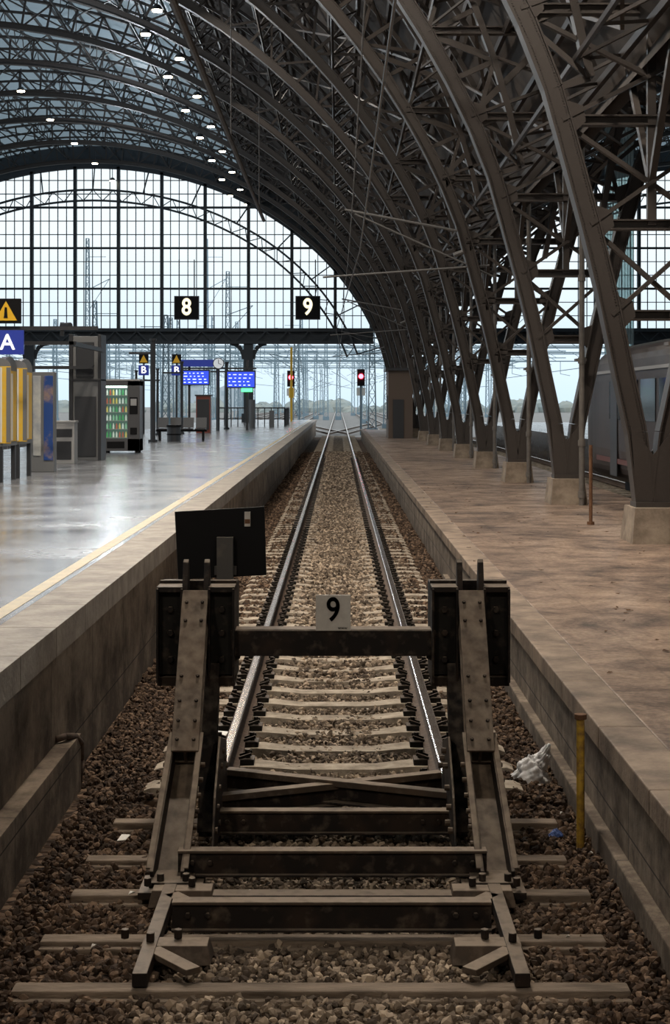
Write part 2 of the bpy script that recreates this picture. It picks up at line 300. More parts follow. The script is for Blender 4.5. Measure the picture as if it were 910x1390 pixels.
for nm,xc,y0,dx in (('railway_track.001',-12.4,20,0),('railway_track.002',8.0,5,0),('railway_track.003',-5.0,145,0),('railway_track.004',-16.2,20,0),('railway_track.005',4.4,130,0),('railway_track.006',XC,128,-5),('railway_track.007',XC,128,4.4),('railway_track.008',-9,140,0)):
    r=MB(); y1=420 if dx==0 else 185; rail(r,xc-.75,y0,y1,x2=xc-.75+dx); rail(r,xc+.75,y0,y1,x2=xc+.75+dx)
    yy=y0
    while yy<160 and dx==0: r.box(xc-1.3,xc+1.3,yy-.12,yy+.12,-.36,-.19,2); yy+=0.9
    r.obj(nm,[rail_side,rail_top,conc_sl])

# ------------------------------------------------------------ platforms
p=MB()
p.box(-10.6,-2.28,3.4,136,-.36,PLZ,0)
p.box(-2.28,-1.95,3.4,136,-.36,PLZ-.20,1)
yy=3.4
while yy<136:
    p.box(-2.28,-1.88,yy+.005,yy+1.195,PLZ-.20,PLZ,2); yy+=1.2
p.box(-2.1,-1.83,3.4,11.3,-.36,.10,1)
p.box(-2.46,-2.34,3.4,136,PLZ,PLZ+.004,3)
p.obj('platform_left',[tiles,wall_m,coping,stripe],bevel=.008)
p=MB(); pts=[(-1.95,10.95,.13),(-1.89,11.0,.14),(-1.85,11.15,.11),(-1.83,11.3,.03),(-1.84,11.36,-.10),(-1.86,11.38,-.28)]
for a,b in zip(pts,pts[1:]): p.cyl(a,b,.024,10)
smooth(p.obj('drain_pipe',[rail_side]))
p=MB(); yy=3.4
p.box(1.9,6.1,3.4,117,-.36,PRZ,0)
while yy<117:
    p.box(1.6,1.9,yy+.004,yy+1.596,PRZ-.14,PRZ+.004,1); yy+=1.6
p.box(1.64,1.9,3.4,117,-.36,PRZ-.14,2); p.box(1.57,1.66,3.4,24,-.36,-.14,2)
p.obj('platform_right',[rfloor,coping_r,wall_m],bevel=.01)
p=MB(); p.box(10.2,19.5,4,118.5,-.36,PLZ,0); p.box(-26,-18.2,10,118.5,-.36,PLZ,0); p.obj('platform_far',[tiles])
p=MB(); p.box(-42,52,-14,3.4,-.36,PLZ-.002,0); p.obj('floor',[tiles])
p=MB()
for i in range(16):
    x=-42+i*6.0; p.box(x,x+2.2,-14.6,-13.9,-.3,6.5,0); p.box(x+2.2,x+6,-14.6,-14.2,6.5,6.6,0)
p.box(-42,54,-14.7,-13.8,6.5,26,0); p.box(-42,54,-14.75,-14.65,-.3,6.5,0)
p.obj('wall_back',[hall_wall])

# ------------------------------------------------------------ buffer stop
bs=empty('buffer_stop')
m=MB()
def strut(sx):
    X=XC+sx*.88
    A=V((X,10.22,1.20)); B=V((X,9.50,.33)); C=V((X+sx*.03,8.78,-.19))
    m.ibeam(A,B,.165,.16,.02,1,up=(0,-1,.6))
    for s2 in (-1,1):
        m.beam(B+V((s2*.075,.12,.05)),C+V((s2*.085,0,0)),.022,.15,0,up=(0,-.6,1))
        m.beam(B+V((s2*.085,.08,.13)),C+V((s2*.1,-.02,.07)),.035,.014,1,up=(0,-.6,1))
    m.beam(B+V((0,.15,-.02)),C+V((0,.05,-.05)),.15,.02,0,up=(0,-.6,1))
    m.ibeam((X-sx*.10,10.25,.75),(X-sx*.10,9.75,-.2),.10,.12,.016,0,up=(0,-1,.3))
    m.poly([(X-sx*.17,9.25,-.2),(X-sx*.17,10.45,-.2),(X-sx*.17,10.35,.25),(X-sx*.17,9.85,.38),(X-sx*.17,9.45,.1)],(.016,0,0),0)
    for yy,zz in ((9.4,-.08),(9.55,.02),(9.7,.1),(9.85,.2),(10,.26),(10.15,.18),(10.3,.1),(9.65,-.1),(9.95,-.1),(10.25,-.1)):
        m.cyl((X-sx*.17-sx*.03,yy,zz),(X-sx*.17+.01,yy,zz),.02,6,1)
    d=(B-A)
    for t in (.08,.2,.55,.7,.82,.93):
        for s2 in (-1,1):
            q=A+d*t+V((s2*.05,-.06,.045)); m.cyl(q,q+V((0,-.018,.014)),.012,6,0)
    for k in range(7):
        q=B+(C-B)*(.1+.13*k)
        for s2 in (-1,1): m.cyl(q+V((s2*.085,.02,.02)),q+V((s2*.125,.02,.02)),.016,6,1)
    m.box(X-.25,X+.25,10.36,10.40,.63,1.29,0)
    m.box(X-.25,X+.25,10.40,10.62,.66,1.27,2)
    for s2 in (-1,1):
        xe=X+s2*.165
        m.box(xe-.08,xe+.08,10.22,10.36,.70,1.23,2)
        m.box(xe-.085,xe+.085,10.16,10.38,1.235,1.27,0)
        m.box(xe-.085,xe+.085,10.20,10.38,.63,.69,0)
        m.box(xe-.085,xe-.07,10.14,10.38,.66,1.26,0); m.box(xe+.07,xe+.085,10.14,10.38,.66,1.26,0)
        for zz in (.8,.97,1.12): m.cyl((xe,10.19,zz),(xe,10.23,zz),.022,6,0)
    for s2 in (-1,1):
        xh=X+s2*.068
        m.poly([(xh-.018,10.14,1.10),(xh-.018,10.34,1.15),(xh-.018,10.30,1.36),(xh-.018,10.26,1.44),(xh-.018,10.23,1.42),(xh-.018,10.18,1.28)],(.036,0,0),0)
    m.poly([(X-sx*.06,10.24,.70),(X-sx*.06,10.24,1.03),(X-sx*.28,10.24,.985),(X-sx*.28,10.24,.80)],(0,.03,0),0)
    m.box(X-.17,X+.17,8.58,8.90,-.235,-.195,0); m.box(X-.12,X+.12,8.66,8.90,-.195,-.165,0)
    m.box(X-.035,X+.035,7.3,9.5,-.235,-.17,0)
    m.beam((X-sx*.02,8.5,-.185),(X-sx*.30,8.12,-.185),.09,.03,1); m.beam((X-sx*.02,7.66,-.19),(X-sx*.24,7.38,-.19),.08,.03,1)
    for (bx,by) in ((-.12,8.62),(.12,8.62),(-.06,8.7),(.08,8.7),(-.13,7.78),(.13,7.78),(0,7.73)): m.cyl((X+bx,by,-.17),(X+bx,by,-.125),.022,6,0)
    for Y,hw in ((8.62,.99),(7.75,.94)):
        xa,xb=sorted((XC+sx*(hw-.36),XC+sx*hw))
        m.hexa([(xa,Y-.10,-.26),(xb,Y-.10,-.26),(xb,Y+.10,-.26),(xa,Y+.10,-.26),(xa+.02,Y-.065,-.175),(xb-.02,Y-.065,-.175),(xb-.02,Y+.065,-.175),(xa+.02,Y+.065,-.175)],1)
strut(-1); strut(1)
m.box(XC-.7,XC+.7,8.55,8.66,-.26,-.20,0)
m.ibeam((XC-.66,10.30,.905),(XC+.66,10.30,.905),.15,.17,.016,0)
m.box(XC-.66,XC+.66,10.215,10.235,.82,.985,0)
def tb(Y,z,hw,h=.145):
    m.box(XC-hw,XC+hw,Y-.012,Y+.012,z-h,z-.014,0)
    m.box(XC-hw,XC+hw,Y-.03,Y+.06,z-.016,z,1); m.box(XC-hw,XC+hw,Y-.04,Y+.08,z-h,z-h+.014,0)
    for s in (-1,1):
        for i in (0.0,.1): m.cyl((XC+s*(hw-.08-i),Y-.03,z-.07),(XC+s*(hw-.08-i),Y,z-.07),.016,6,0)
tb(9.78,-.055,.73); tb(8.86,-.04,.86); tb(7.97,-.045,.80,.15)
for (a,b) in (((XC-.72,10.62,-.01),(XC+.74,9.98,-.01)),((XC+.72,10.62,-.03),(XC-.74,9.98,-.03))):
    m.beam(a,b,.085,.04,1,du=0); m.beam(a,b,.02,.10,0,du=-.06); m.beam(a,b,.13,.014,0,du=-.12)
m.obj('frame',[steel_dark,steel_dust,black_rub],bs,bevel=.004,fix=True)
n9=MB(); n9.box(XC-.112,XC+.112,10.195,10.21,.985,1.215,0)
for s in (-1,1): n9.cyl((XC+s*.06,10.235,.97),(XC+s*.06,10.235,1.1),.01,8,1); n9.box(XC+s*.06-.012,XC+s*.06+.012,10.205,10.25,1.05,1.07,1)
n9.obj('number_plate',[plate_m,dgrey],bs,bevel=.003)
text('plate_digit','9',.215,(XC,10.192,1.115),black,bs,sx=.85,ext=.001,bold=.004)
text('plate_caption','www',.028,(XC+.06,10.192,1.005),black,bs,ext=.001)
board=empty('backside_signboard')
bd=MB()
bd.poly([(-1.125,10.9,1.70),(-.51,10.9,1.735),(-.495,10.9,1.265),(-1.10,10.9,1.235)],(0,.025,0),0)
bd.obj('panel',[black],board,bevel=.004,fix=True)
bd=MB(); bd.box(-.83,-.72,10.82,10.89,.70,1.53,0); bd.box(-.85,-.70,10.87,10.895,1.27,1.33,0); bd.box(-.81,-.74,10.62,10.84,.75,.82,0); bd.box(-.81,-.74,10.62,10.84,1.0,1.07,0); bd.obj('post',[dusty('post_grey',(.09,.085,.08),(.2,.17,.13),.6)],board)
bd=MB(); bd.box(-.645,-.605,10.885,10.9,1.60,1.70,0); bd.box(-.643,-.607,10.882,10.886,1.62,1.65,1); bd.obj('sticker',[plate_m,rust],board)

# ------------------------------------------------------------ litter etc.
m=MB(); m.cyl((1.49,9.8,-.3),(1.49,9.8,.50),.025,14,0); m.cyl((1.49,9.8,.50),(1.49,9.8,.53),.038,14,1)
m.obj('marker_post',[yellow_rust,rust])
def blob(name,loc,size,mat_,seed,f1=5,amp=.75,flat=False):
    bm=bmesh.new(); bmesh.ops.create_icosphere(bm,subdivisions=5,radius=1)
    rr=random.Random(seed); ks=[(V((rr.uniform(-f1,f1),rr.uniform(-f1,f1),rr.uniform(-f1,f1))),rr.uniform(0,6)) for _ in range(6)]
    for v in bm.verts:
        d=sum(abs(math.sin(k.dot(v.co)+p)) for k,p in ks)/6
        v.co=v.co*(.45+amp*d); v.co=V((v.co.x*size[0]*(1-.5*v.co.z),v.co.y*size[1]*(1-.4*v.co.z),max(v.co.z,-.35)*size[2]))
    me=bpy.data.meshes.new(name); bm.to_mesh(me); bm.free(); me.materials.append(mat_)
    o=bpy.data.objects.new(name,me); sc.collection.objects.link(o); o.location=loc
    if not flat: smooth(o)
    return o
plastic=mat('plastic_white',(0.88,0.88,0.88),(0.74,0.74,0.76),scale=10,rough=0.3,bump=.4,bscale=14)
pb=empty('plastic_bag')
b1=blob('bag_body',(1.36,11.3,-.20),(.14,.11,.15),plastic,3,f1=7,amp=.7); b1.parent=pb
b2=blob('bag_handles',(1.44,11.32,-.10),(.06,.05,.13),plastic,9,f1=8,amp=.8); b2.parent=pb; b2.rotation_euler=(0,.5,.3)
m=MB()
for i in range(46):
    x=random.choice([random.uniform(-1.6,-1.0),random.uniform(1.0,1.5),random.uniform(1.0,1.5),random.uniform(-.6,.6)]); y=random.uniform(7.5,26); z=-.215
    a=random.uniform(0,3.1); s=random.uniform(.010,.026); c,d=math.cos(a)*s,math.sin(a)*s
    m.poly([(x+c,y+d,z+.01),(x-d,y+c,z),(x-c,y-d,z+.015),(x+d,y-c,z+.005)],(0,0,.003),i%2)
m.poly([(-1.04,12.4,-.17),(-.90,12.3,-.16),(-.86,12.45,-.13),(-1.0,12.55,-.14)],(0,0,.004),0)
m.poly([(-1.36,9.75,-.24),(-1.30,9.7,-.22),(-1.28,9.78,-.21),(-1.34,9.82,-.22)],(0,0,.004),0)
m.obj('litter',[white,plate_m])
m=MB(); leafm=mat('dry_leaf',(0.06,0.028,0.013),(0.13,0.065,0.026),scale=10,rough=.8)
for i in range(220):
    x=random.uniform(1.65,6.0)if i%3 else random.uniform(2.6,4.0); y=random.uniform(9,40) if i%3 else random.uniform(10,16); a=random.uniform(0,6.28); s=random.uniform(.018,.038); z=PRZ+.006
    if any(abs(y-yk)<.7 for yk in (14.3,22.9,31.5,40.1)) and x>3.8: continue
    pts=[(x+math.cos(a+t)*s*rr,y+math.sin(a+t)*s*rr,z+random.uniform(0,.012)) for t,rr in ((0,1.2),(1.1,.5),(2.0,.8),(3.1,.9),(4.2,.8),(5.2,.5))]
    m.poly(pts,(0,0,.002))
m.obj('fallen_leaves',[leafm])
blob('crushed_can',(1.36,9.95,-.25),(.045,.03,.035),mat('blue_plastic',(.05,.10,.3),None),5)

# ------------------------------------------------------------ roof arches
A0,B0,CZ=22.6,19.25,1.0; CX1=-18.4; AX=4.5; CX2=2*AX-CX1
def ss(a,b,x): x=max(0,min(1,(x-a)/(b-a))); return x*x*(3-2*x)
def ell(cx,t,off):
    return cx+(A0+off)*math.cos(t), CZ+(B0+off)*math.sin(t)
def inner(cx,t):
    x,z=ell(cx,t,0)
    ed=cx+A0+.30 if math.cos(t)>0 else cx-A0-.30
    k=.35+.65*ss(1.0,3.0,z)+.12*ss(2.4,4,z)*(1-ss(5,7.5,z)); x=ed+(x-ed)*k
    return V((x,0,z))
def outer(cx,t):
    tt=min(t,math.pi-t); d=.25+1.05*ss(0.16,.6,tt)
    x,z=ell(cx,t,d); return V((x,0,z))
def rib(M,cx):
    n=60; T=[math.pi*i/n for i in range(n+1)]
    I=[inner(cx,t) for t in T]; O=[outer(cx,t) for t in T]
    for i in range(n):
        up=(I[i]-V((cx,0,CZ))).normalized()
        M.beam(I[i],I[i+1],.34,.025,0,up,-.13); M.beam(I[i],I[i+1],.34,.025,0,up,.13)
        for s in (-1,1): M.beam(I[i],I[i+1],.02,.24,0,up,0,s*.09)
        tt=min(T[i],math.pi-T[i])
        if tt>.3:
            M.beam(O[i],O[i+1],.24,.12,0,up)
            M.beam(I[i],O[i],.10,.06,0,up=(0,1,0))
            a,b=(I[i],O[i+1]) if i%2 else (O[i],I[i+1])
            M.beam(a,b,.08,.06,0,up=(0,1,0))
at=MB(); rib(at,CX1); rib(at,CX2)
zs=[1.7,2.6,3.7,5.0,6.5,8.1,9.8]
def offs(z):
    s=min(1,max(0,(z-CZ)/B0)); t=math.asin(s); return AX-inner(CX1,t).x
for i,z in enumerate(zs):
    o=offs(z)
    if i>1: at.ibeam((AX-o,0,z),(AX+o,0,z),.20,.15,.025,0)
    if i<len(zs)-1 and i>=2:
        z2=zs[i+1]; o2=offs(z2)
        at.beam((AX-o,-.06,z),(AX+o2,-.06,z2),.06,.12,0,up=(0,1,0)); at.beam((AX+o,.06,z),(AX-o2,.06,z2),.06,.12,0,up=(0,1,0))
        for sx in (-1,1): at.poly([(AX+sx*(o-.10),-.10,z-.26),(AX+sx*(o-.34),-.10,z-.02),(AX+sx*(o-.30),-.10,z+.2),(AX+sx*(o-.06),-.10,z+.28)],(0,.02,0))
at.box(AX-.06,AX+.06,-.06,.06,5.0,11.3)
for s in (-1,1): at.beam((AX+s*offs(8.1),0,8.1),(AX+s*.1,0,9.9),.12,.12,0,up=(0,1,0)); at.beam((AX+s*offs(11.3),0,11.3),(AX+s*.1,0,9.9),.12,.12,0,up=(0,1,0))
at.box(AX-.26,AX+.26,-.22,.22,.95,1.02)
for yo in (-.16,.13):
    at.poly([(AX-.24,yo,1.0),(AX+.24,yo,1.0),(AX+.32,yo,2.1),(AX+.0,yo,1.7),(AX-.32,yo,2.1)],(0,.03,0))
for i in range(240):
    t=i*.0022+.01
    for cx,sg in ((CX1,1),(CX2,-1)):
        tt=t if sg==1 else math.pi-t
        P=inner(cx,tt)
        for e in (-.09,.09):
            q=P+V((e,-.10,0)); at.cyl(q+V((0,.01,0)),q+V((0,-.012,0)),.014,5)
at_me=at.mesh('arch_truss',[truss_m])
YK=[22.9+8.6*k for k in range(-2,12)]
for i,y in enumerate(YK):
    ob=bpy.data.objects.new('arch_truss' if i==0 else 'arch_truss.%03d'%i,at_me); sc.collection.objects.link(ob); ob.location=(0,y,0)
ft=MB(); ft.hexa([(AX-.36,-.5,0),(AX+.36,-.5,0),(AX+.36,.5,0),(AX-.36,.5,0),(AX-.31,-.42,.5),(AX+.31,-.42,.5),(AX+.31,.42,.5),(AX-.31,.42,.5)]); ft.v=[(a,b,c+PRZ) for a,b,c in ft.v]
ft_me=ft.mesh('column_footing',[concrete])
pipe_m=mat('pipe_paint',(0.10,0.09,0.083),(0.16,0.145,0.13),scale=5,rough=.5)
dp=MB(); dp.cyl((AX+.22,-.62,PRZ),(AX+.22,-.62,7.6),.055,12,0)
for z in (.6,1.6,3.2,4.8,6.4): dp.cyl((AX+.22,-.62,z),(AX+.22,-.62,z+.12),.075,12,0)
dp.box(AX+.12,AX+.32,-.62,-.3,3.25,3.3,0)
dp_me=dp.mesh('downpipe',[pipe_m])
for i,y in enumerate(YK):
    for nm,me in (('column_footing',ft_me),('downpipe',dp_me)):
        ob=bpy.data.objects.new(nm if i==0 else nm+'.%03d'%i,me); sc.collection.objects.link(ob); ob.location=(0,y,0)
def skin(name,cx):
    M=MB(); n=72; ys=[-13.9]+YK+[YE+.6]; off=1.55
    for i in range(n):
        t0,t1=math.pi*i/n,math.pi*(i+1)/n; tm=(t0+t1)/2
        if min(tm,math.pi-tm)<.31: continue
        mi=1 if 1.09<tm<math.pi-.8 else 0
        for a,b in zip(ys,ys[1:]):
            x0,z0=ell(cx,t0,off); x1,z1=ell(cx,t1,off)
            M.add([(x0,a,z0),(x0,b,z0),(x1,b,z1),(x1,a,z1)],[(0,1,2,3)],mi)
    return M.obj(name,[roof_brown,sky_gl])
skin('ceiling',CX1); skin('ceiling.001',CX2)
pu=MB()
for cx in (CX1,CX2):
    k=0; t=.33
    while t<math.pi-.33:
        vis=(cx==CX1 and t<2.3) or (cx==CX2 and t>1.6)
        x,z=ell(cx,t,1.38); up=V((math.cos(t),0,math.sin(t)))
        if vis or k%2==0: pu.beam((x,-13,z),(x,YE,z),.09,.12,0,up)
        if k%3==0 and vis:
            x2,z2=ell(cx,t,.45); pu.beam((x2,0,z2),(x2,YE,z2),.06,.08,0,up)
            for a,b in zip(YK,YK[1:]):
                for j in range(4):
                    ya=a+(b-a)*j/4; yb=a+(b-a)*(j+1)/4; ym=(ya+yb)/2
                    pu.beam((x2,ya,z2),(x,ym,z),.04,.05,0,up=(0,0,1)); pu.beam((x,ym,z),(x2,yb,z2),.04,.05,0,up=(0,0,1))
        t+=.055; k+=1
    for a,b in zip(YK,YK[1:]):
        t0=.34; t1=2.25 if cx==CX1 else math.pi-.34; ta=t0 if cx==CX1 else 1.7
        n=12
        for i in range(n):
            p0=ta+(t1-ta)*i/n; p1=ta+(t1-ta)*(i+1)/n
            xa,za=ell(cx,p0,1.25); xb,zb=ell(cx,p1,1.25)
            pu.beam((xa,a,za),(xb,b,zb),.06,.06); pu.beam((xa,b,za),(xb,a,zb),.06,.06)
        nn=40
        for i in range(nn):
            p0=ta+(t1-ta)*i/nn; p1=ta+(t1-ta)*(i+1)/nn
            xa,za=ell(cx,p0,1.3); xb,zb=ell(cx,p1,1.3)
            for fy in (1/3,2/3): pu.beam((xa,a+(b-a)*fy,za),(xb,a+(b-a)*fy,zb),.12,.12)
for z in (8.1,9.8): pu.ibeam((AX,5,z),(AX,YE,z),.2,.2,.03)
for a,b in zip(YK,YK[1:]):
    for j in range(4):
        ya=a+(b-a)*j/4; yb=a+(b-a)*(j+1)/4; ym=(ya+yb)/2
        pu.beam((AX,ya,8.1),(AX,ym,9.8),.08,.08); pu.beam((AX,ym,9.8),(AX,yb,8.1),.08,.08)
    pu.beam((AX,a,5.6),(AX,a+2.2,8.1),.09,.12); pu.beam((AX,b,5.6),(AX,b-2.2,8.1),.09,.12)
pu.obj('roof_purlins',[truss_m])

# ------------------------------------------------------------ gable glazing
def gable(name,cx):
    e=empty(name)
    M=MB(); G=MB(); zb=7.95; nseg=64
    def top(x):
        r=abs(x-cx)/A0
        return CZ+B0*math.sqrt(max(0,1-r*r))
    base=-6.8 if cx==CX1 else -6.8+(CX2-CX1)
    k=-32
    while True:
        X=base+k*.654
        if X>cx+A0-.5: break
        if X>cx-A0+.5:
            zt=top(X)
            if zt>zb+.1:
                thick=(k%5==0); w=.24 if thick else .06
                M.box(X-w/2,X+w/2,YE-(.2 if thick else .05),YE+(.2 if thick else .05),zb,zt)
        k+=1
    z=zb; j=0
    while z<CZ+B0-.3:
        hw=A0*math.sqrt(max(0,1-((z-CZ)/B0)**2)); h=.16 if j%3==0 else .055
        M.box(cx-hw,cx+hw,YE-.08,YE+.06,z-h/2,z+h/2); z+=1.02; j+=1
    tl=math.asin((zb-CZ)/B0)
    def arc(off,w,h,yo,lo=tl):
        n=60
        for i in range(n):
            a=lo+(math.pi-2*lo)*i/n; b=lo+(math.pi-2*lo)*(i+1)/n
            x0,z0=ell(cx,a,off); x1,z1=ell(cx,b,off); M.beam((x0,YE+yo,z0),(x1,YE+yo,z1),w,h,0,up=(math.cos(a),0,math.sin(a)))
    arc(0,.4,.35,0); arc(-1.9,.18,.14,-.9,tl*.8); arc(-2.7,.18,.14,-.9,tl*.8)
    n=70; lo=tl*.8
    for i in range(n):
        a=lo+(math.pi-2*lo)*i/n; b=lo+(math.pi-2*lo)*(i+1)/n
        o1,o2=(-1.9,-2.7) if i%2 else (-2.7,-1.9)
        x0,z0=ell(cx,a,o1); x1,z1=ell(cx,b,o2); M.beam((x0,YE-.9,z0),(x1,YE-.9,z1),.06,.06)
        if i%5==0:
            x0,z0=ell(cx,a,-1.9); x1,z1=ell(cx,a,0); M.beam((x0,YE-.9,z0),(x1,YE,z1),.08,.08)
    n=60
    for i in range(n):
        a=.2+(math.pi-.4)*i/n; b=.2+(math.pi-.4)*(i+1)/n
        c=[ell(cx,a,0),ell(cx,a,1.6),ell(cx,b,1.6),ell(cx,b,0)]
        M.poly([(q[0],YE+.1,q[1]) for q in c],(0,.2,0))
    hx=cx+A0*.93; lx=cx-A0*.93
    M.box(lx,hx,YE-.6,YE+.4,7.75,8.0); M.box(lx,hx,YE-.6,YE+.4,6.85,7.05); M.box(lx,hx,YE-.05,YE+.05,7.0,7.8)
    for i in range(52):
        xa=lx+(hx-lx)*i/52; xb=lx+(hx-lx)*(i+1)/52
        M.beam((xa,YE-.5,7.0 if i%2 else 7.8),(xb,YE-.5,7.8 if i%2 else 7.0),.08,.08)
    for c in (base,base-16.5):
        M.box(c-.35,c+.35,YE-.35,YE+.35,-.3,6.9); M.box(c-.5,c+.5,YE-.5,YE+.5,-.3,1.6)
        for s in (-1,1):
            for i in range(5):
                a=i*math.pi/10; b=(i+1)*math.pi/10
                M.beam((c+s*(.35+1.0*(1-math.cos(a))),YE,5.7+1.2*math.sin(a)),(c+s*(.35+1.0*(1-math.cos(b))),YE,5.7+1.2*math.sin(b)),.3,.15,up=(0,1,0))
    M.obj('mullions',[truss_far],e)
    lo=tl; pts=[(cx+A0*math.cos(lo+(math.pi-2*lo)*i/nseg),YE,CZ+B0*math.sin(lo+(math.pi-2*lo)*i/nseg)) for i in range(nseg+1)]
    G.add(pts,[tuple(range(len(pts)))]); G.obj('glass_pane',[glass],e)
gable('window_1',CX1); gable('window_2',CX2)

for nm,d,px in (('platform_number_sign','8',-11.25),('platform_number_sign.001','9',-2.28)):
    e=empty(nm); M=MB(); M.box(px-.86,px+.86,117.6,117.9,8.62,10.25,0); M.box(px-.92,px+.92,117.62,117.88,8.56,10.31,1)
    M.box(px-.6,px-.52,117.7,117.78,10.3,13.0,1); M.box(px+.52,px+.6,117.7,117.78,10.3,13,1); M.obj('case',[black,dgrey],e)
    text('digit',d,1.7,(px,117.56,9.44),digit_w,e,sx=.85,ext=.01,bold=.05)

# ------------------------------------------------------------ hall lamps
L=MB()
def lamp(x,y,z):
    L.cyl((x,y,z),(x,y,z+.2),.26,14,1,r2=.12); L.cyl((x,y,z-.05),(x,y,z),.20,14,0); L.cyl((x,y,z+.15),(x,y,z+1.2),.03,6,1)
y=14.3
while y<118:
    lamp(-7.0,y+4,17.55); lamp(-8.0,y,17.7); lamp(-17.0,y+2,19.1); lamp(-28,y+2,17.6); y+=8.6
L.obj('hall_lamps',[lamp_e,dgrey])

# ------------------------------------------------------------ overhead line
W=MB(); W.cyl((-3.3,16,10.45),(-3.3,70,10.45),.08,8)
for y in (31.5,48.7,66): W.cyl((-3.3,y,10.45),(-3.3,y,16.6),.02,6)
W.obj('suspended_tension_rod',[pipe_m])
W=MB()
pts=[(.42,10,5.45),(.42,31.5,5.45),(-.1,66,5.45),(.2,100,5.45),(-.1,160,5.45),(.1,300,5.45)]
for a,b in zip(pts,pts[1:]): W.cyl(a,b,.014,6)
def sag(a,b,s,r=.012,n=14):
    a=V(a);b=V(b); P=[a+(b-a)*i/n-V((0,0,s*4*(i/n)*(1-i/n))) for i in range(n+1)]
    for p,q in zip(P,P[1:]): W.cyl(p,q,r,5)
sag((.3,14,7.2),(.2,66,7.2),1.0); sag((.2,66,7.2),(.1,117,7.2),1.1); sag((.1,121,7.2),(0,190,7.2),1.2)
for y in (40.1,74.7,109.1):
    W.cyl((3.9,y,6.6),(.15,y,7.3),.032,8); W.cyl((3.95,y,5.6),(.4,y,7.2),.022,8); W.cyl((3.8,y,5.9),(-.4,y,5.6),.025,8); W.cyl((2.9,y,6.15),(3.3,y,6.3),.06,8)
W.obj('overhead_contact_line',[wire_m])

# ------------------------------------------------------------ yard beyond
def mast(name,x,y,h,r=.35):
    M=MB(); w=.10 if y<210 else .14
    for sx in (-1,1):
        for sy in (-1,1): M.beam((x+sx*r,y+sy*r,-.3),(x+sx*r*.45,y+sy*r*.45,h),w,w)
    n=int(h/1.0)
    for i in range(n):
        z0,z1=i*h/n,(i+1)*h/n; r0=r*(1-.55*i/n); r1=r*(1-.55*(i+1)/n); s=1 if i%2 else -1
        M.beam((x-s*r0,y-r0,z0),(x+s*r1,y-r1,z1),.05,.05); M.beam((x+s*r0,y-r0,z0),(x-s*r1,y-r1,z1),.05,.05)
        M.beam((x-r1,y-r1,z1),(x+r1,y-r1,z1),.05,.05)
    s=random.choice((-1,1)); M.beam((x,y,h*.72),(x-s*2.6,y,h*.78),.08,.08); M.beam((x,y,h*.6),(x-s*2.6,y,h*.78),.06,.06); M.beam((x,y,h*.9),(x-s*2.2,y,h*.9),.06,.06)
    M.box(x-.5,x+.5,y-.5,y+.5,-.36,.2)
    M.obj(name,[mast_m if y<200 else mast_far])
ms=[(2.9,138,9.5),(5.0,165,11),(-4.0,150,9),(-11.5,165,16),(-15,138,10),(-19,180,12),(-8,205,12),(3.4,210,12),(-23,150,12),(-2,250,13),(-14,260,13),(-26,230,13),(8,250,13),(-6.5,320,14),(-20,330,14),(3,330,14),(14,180,12),(17,240,12),(-30,190,22),(-17.5,210,24)]
for i in range(40): ms.append((random.uniform(-50,32),random.uniform(190,400),random.uniform(9,15)))
for i,(x,y,h) in enumerate(ms): mast('catenary_mast' if i==0 else 'catenary_mast.%03d'%i,x,y,h)
W=MB()
for i in range(80):
    x=random.uniform(-40,24); y=random.choice([140,150,180,205,230,260,300]); z=random.uniform(4.5,10)
    W.cyl((x,y,z),(x+random.uniform(-5,5),y+random.uniform(40,120),z+random.uniform(-.3,.3)),.04,4)
for y,z in ((142,8.2),(150,8.5),(180,8.8),(210,9.2),(250,10),(300,11),(165,7.6),(230,8.3),(270,9.5),(350,11)):
    W.beam((-44,y,z),(30,y,z),.06,.14); W.beam((-44,y,z-.9),(30,y,z-.9),.06,.11)
    for k in range(24): W.beam((-44+k*3.1,y,z),(-42.5+k*3.1,y,z-.9),.04,.05)
    for k in range(14): W.beam((-42+k*5,y,z-.9),(-42+k*5,y,z-2.2),.05,.05); W.beam((-42+k*5,y,z-2.2),(-41+k*5,y,z-2.4),.05,.05)
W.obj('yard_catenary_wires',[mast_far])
M=MB(); rr=random.Random(2)
hedge=mat('hazed_foliage',(0.30,0.36,0.37),(0.40,0.42,0.38),scale=.25,rough=1)  # greens paled towards blue, distance haze put into the colour
far_b=mat('distant_building',(0.54,0.63,0.69),(0.59,0.66,0.71),scale=.1,rough=.9); far_w=mat('hazed_window',(0.46,0.55,0.61),None,rough=.7)  # walls and windows lightened and blued as painted haze
for i in range(170):
    x=rr.uniform(-130,80); y=rr.uniform(430,460); s=rr.uniform(1.5,4.0)
    n=7; vs=[];fs=[]
    for a in range(5):
        ph=math.pi/2*a/4
        for b in range(n):
            q=2*math.pi*b/n; R=s*math.cos(ph)*rr.uniform(.85,1.2); vs.append((x+R*math.cos(q),y+R*math.sin(q),-.3+s*1.0*math.sin(ph)*rr.uniform(.9,1.1)))
    for a in range(4):
        for b in range(n): fs.append((a*n+b,a*n+(b+1)%n,(a+1)*n+(b+1)%n,(a+1)*n+b))
    M.add(vs,fs)
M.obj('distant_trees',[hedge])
M=MB()
for x,w,h in ((-75,18,9),(-50,12,11),(-33,9,7)):
    M.box(x-w/2,x+w/2,500,515,-.3,h); M.poly([(x-w/2,500,h),(x+w/2,500,h),(x,500,h+2)],(0,15,0))
    for a in range(int(w/2)):
        for b in range(int(h/3)): M.box(x-w/2+.6+a*2,x-w/2+1.6+a*2,499.9,500,1.5+b*3,3+b*3,1)
M.obj('distant_buildings',[far_b,far_w])
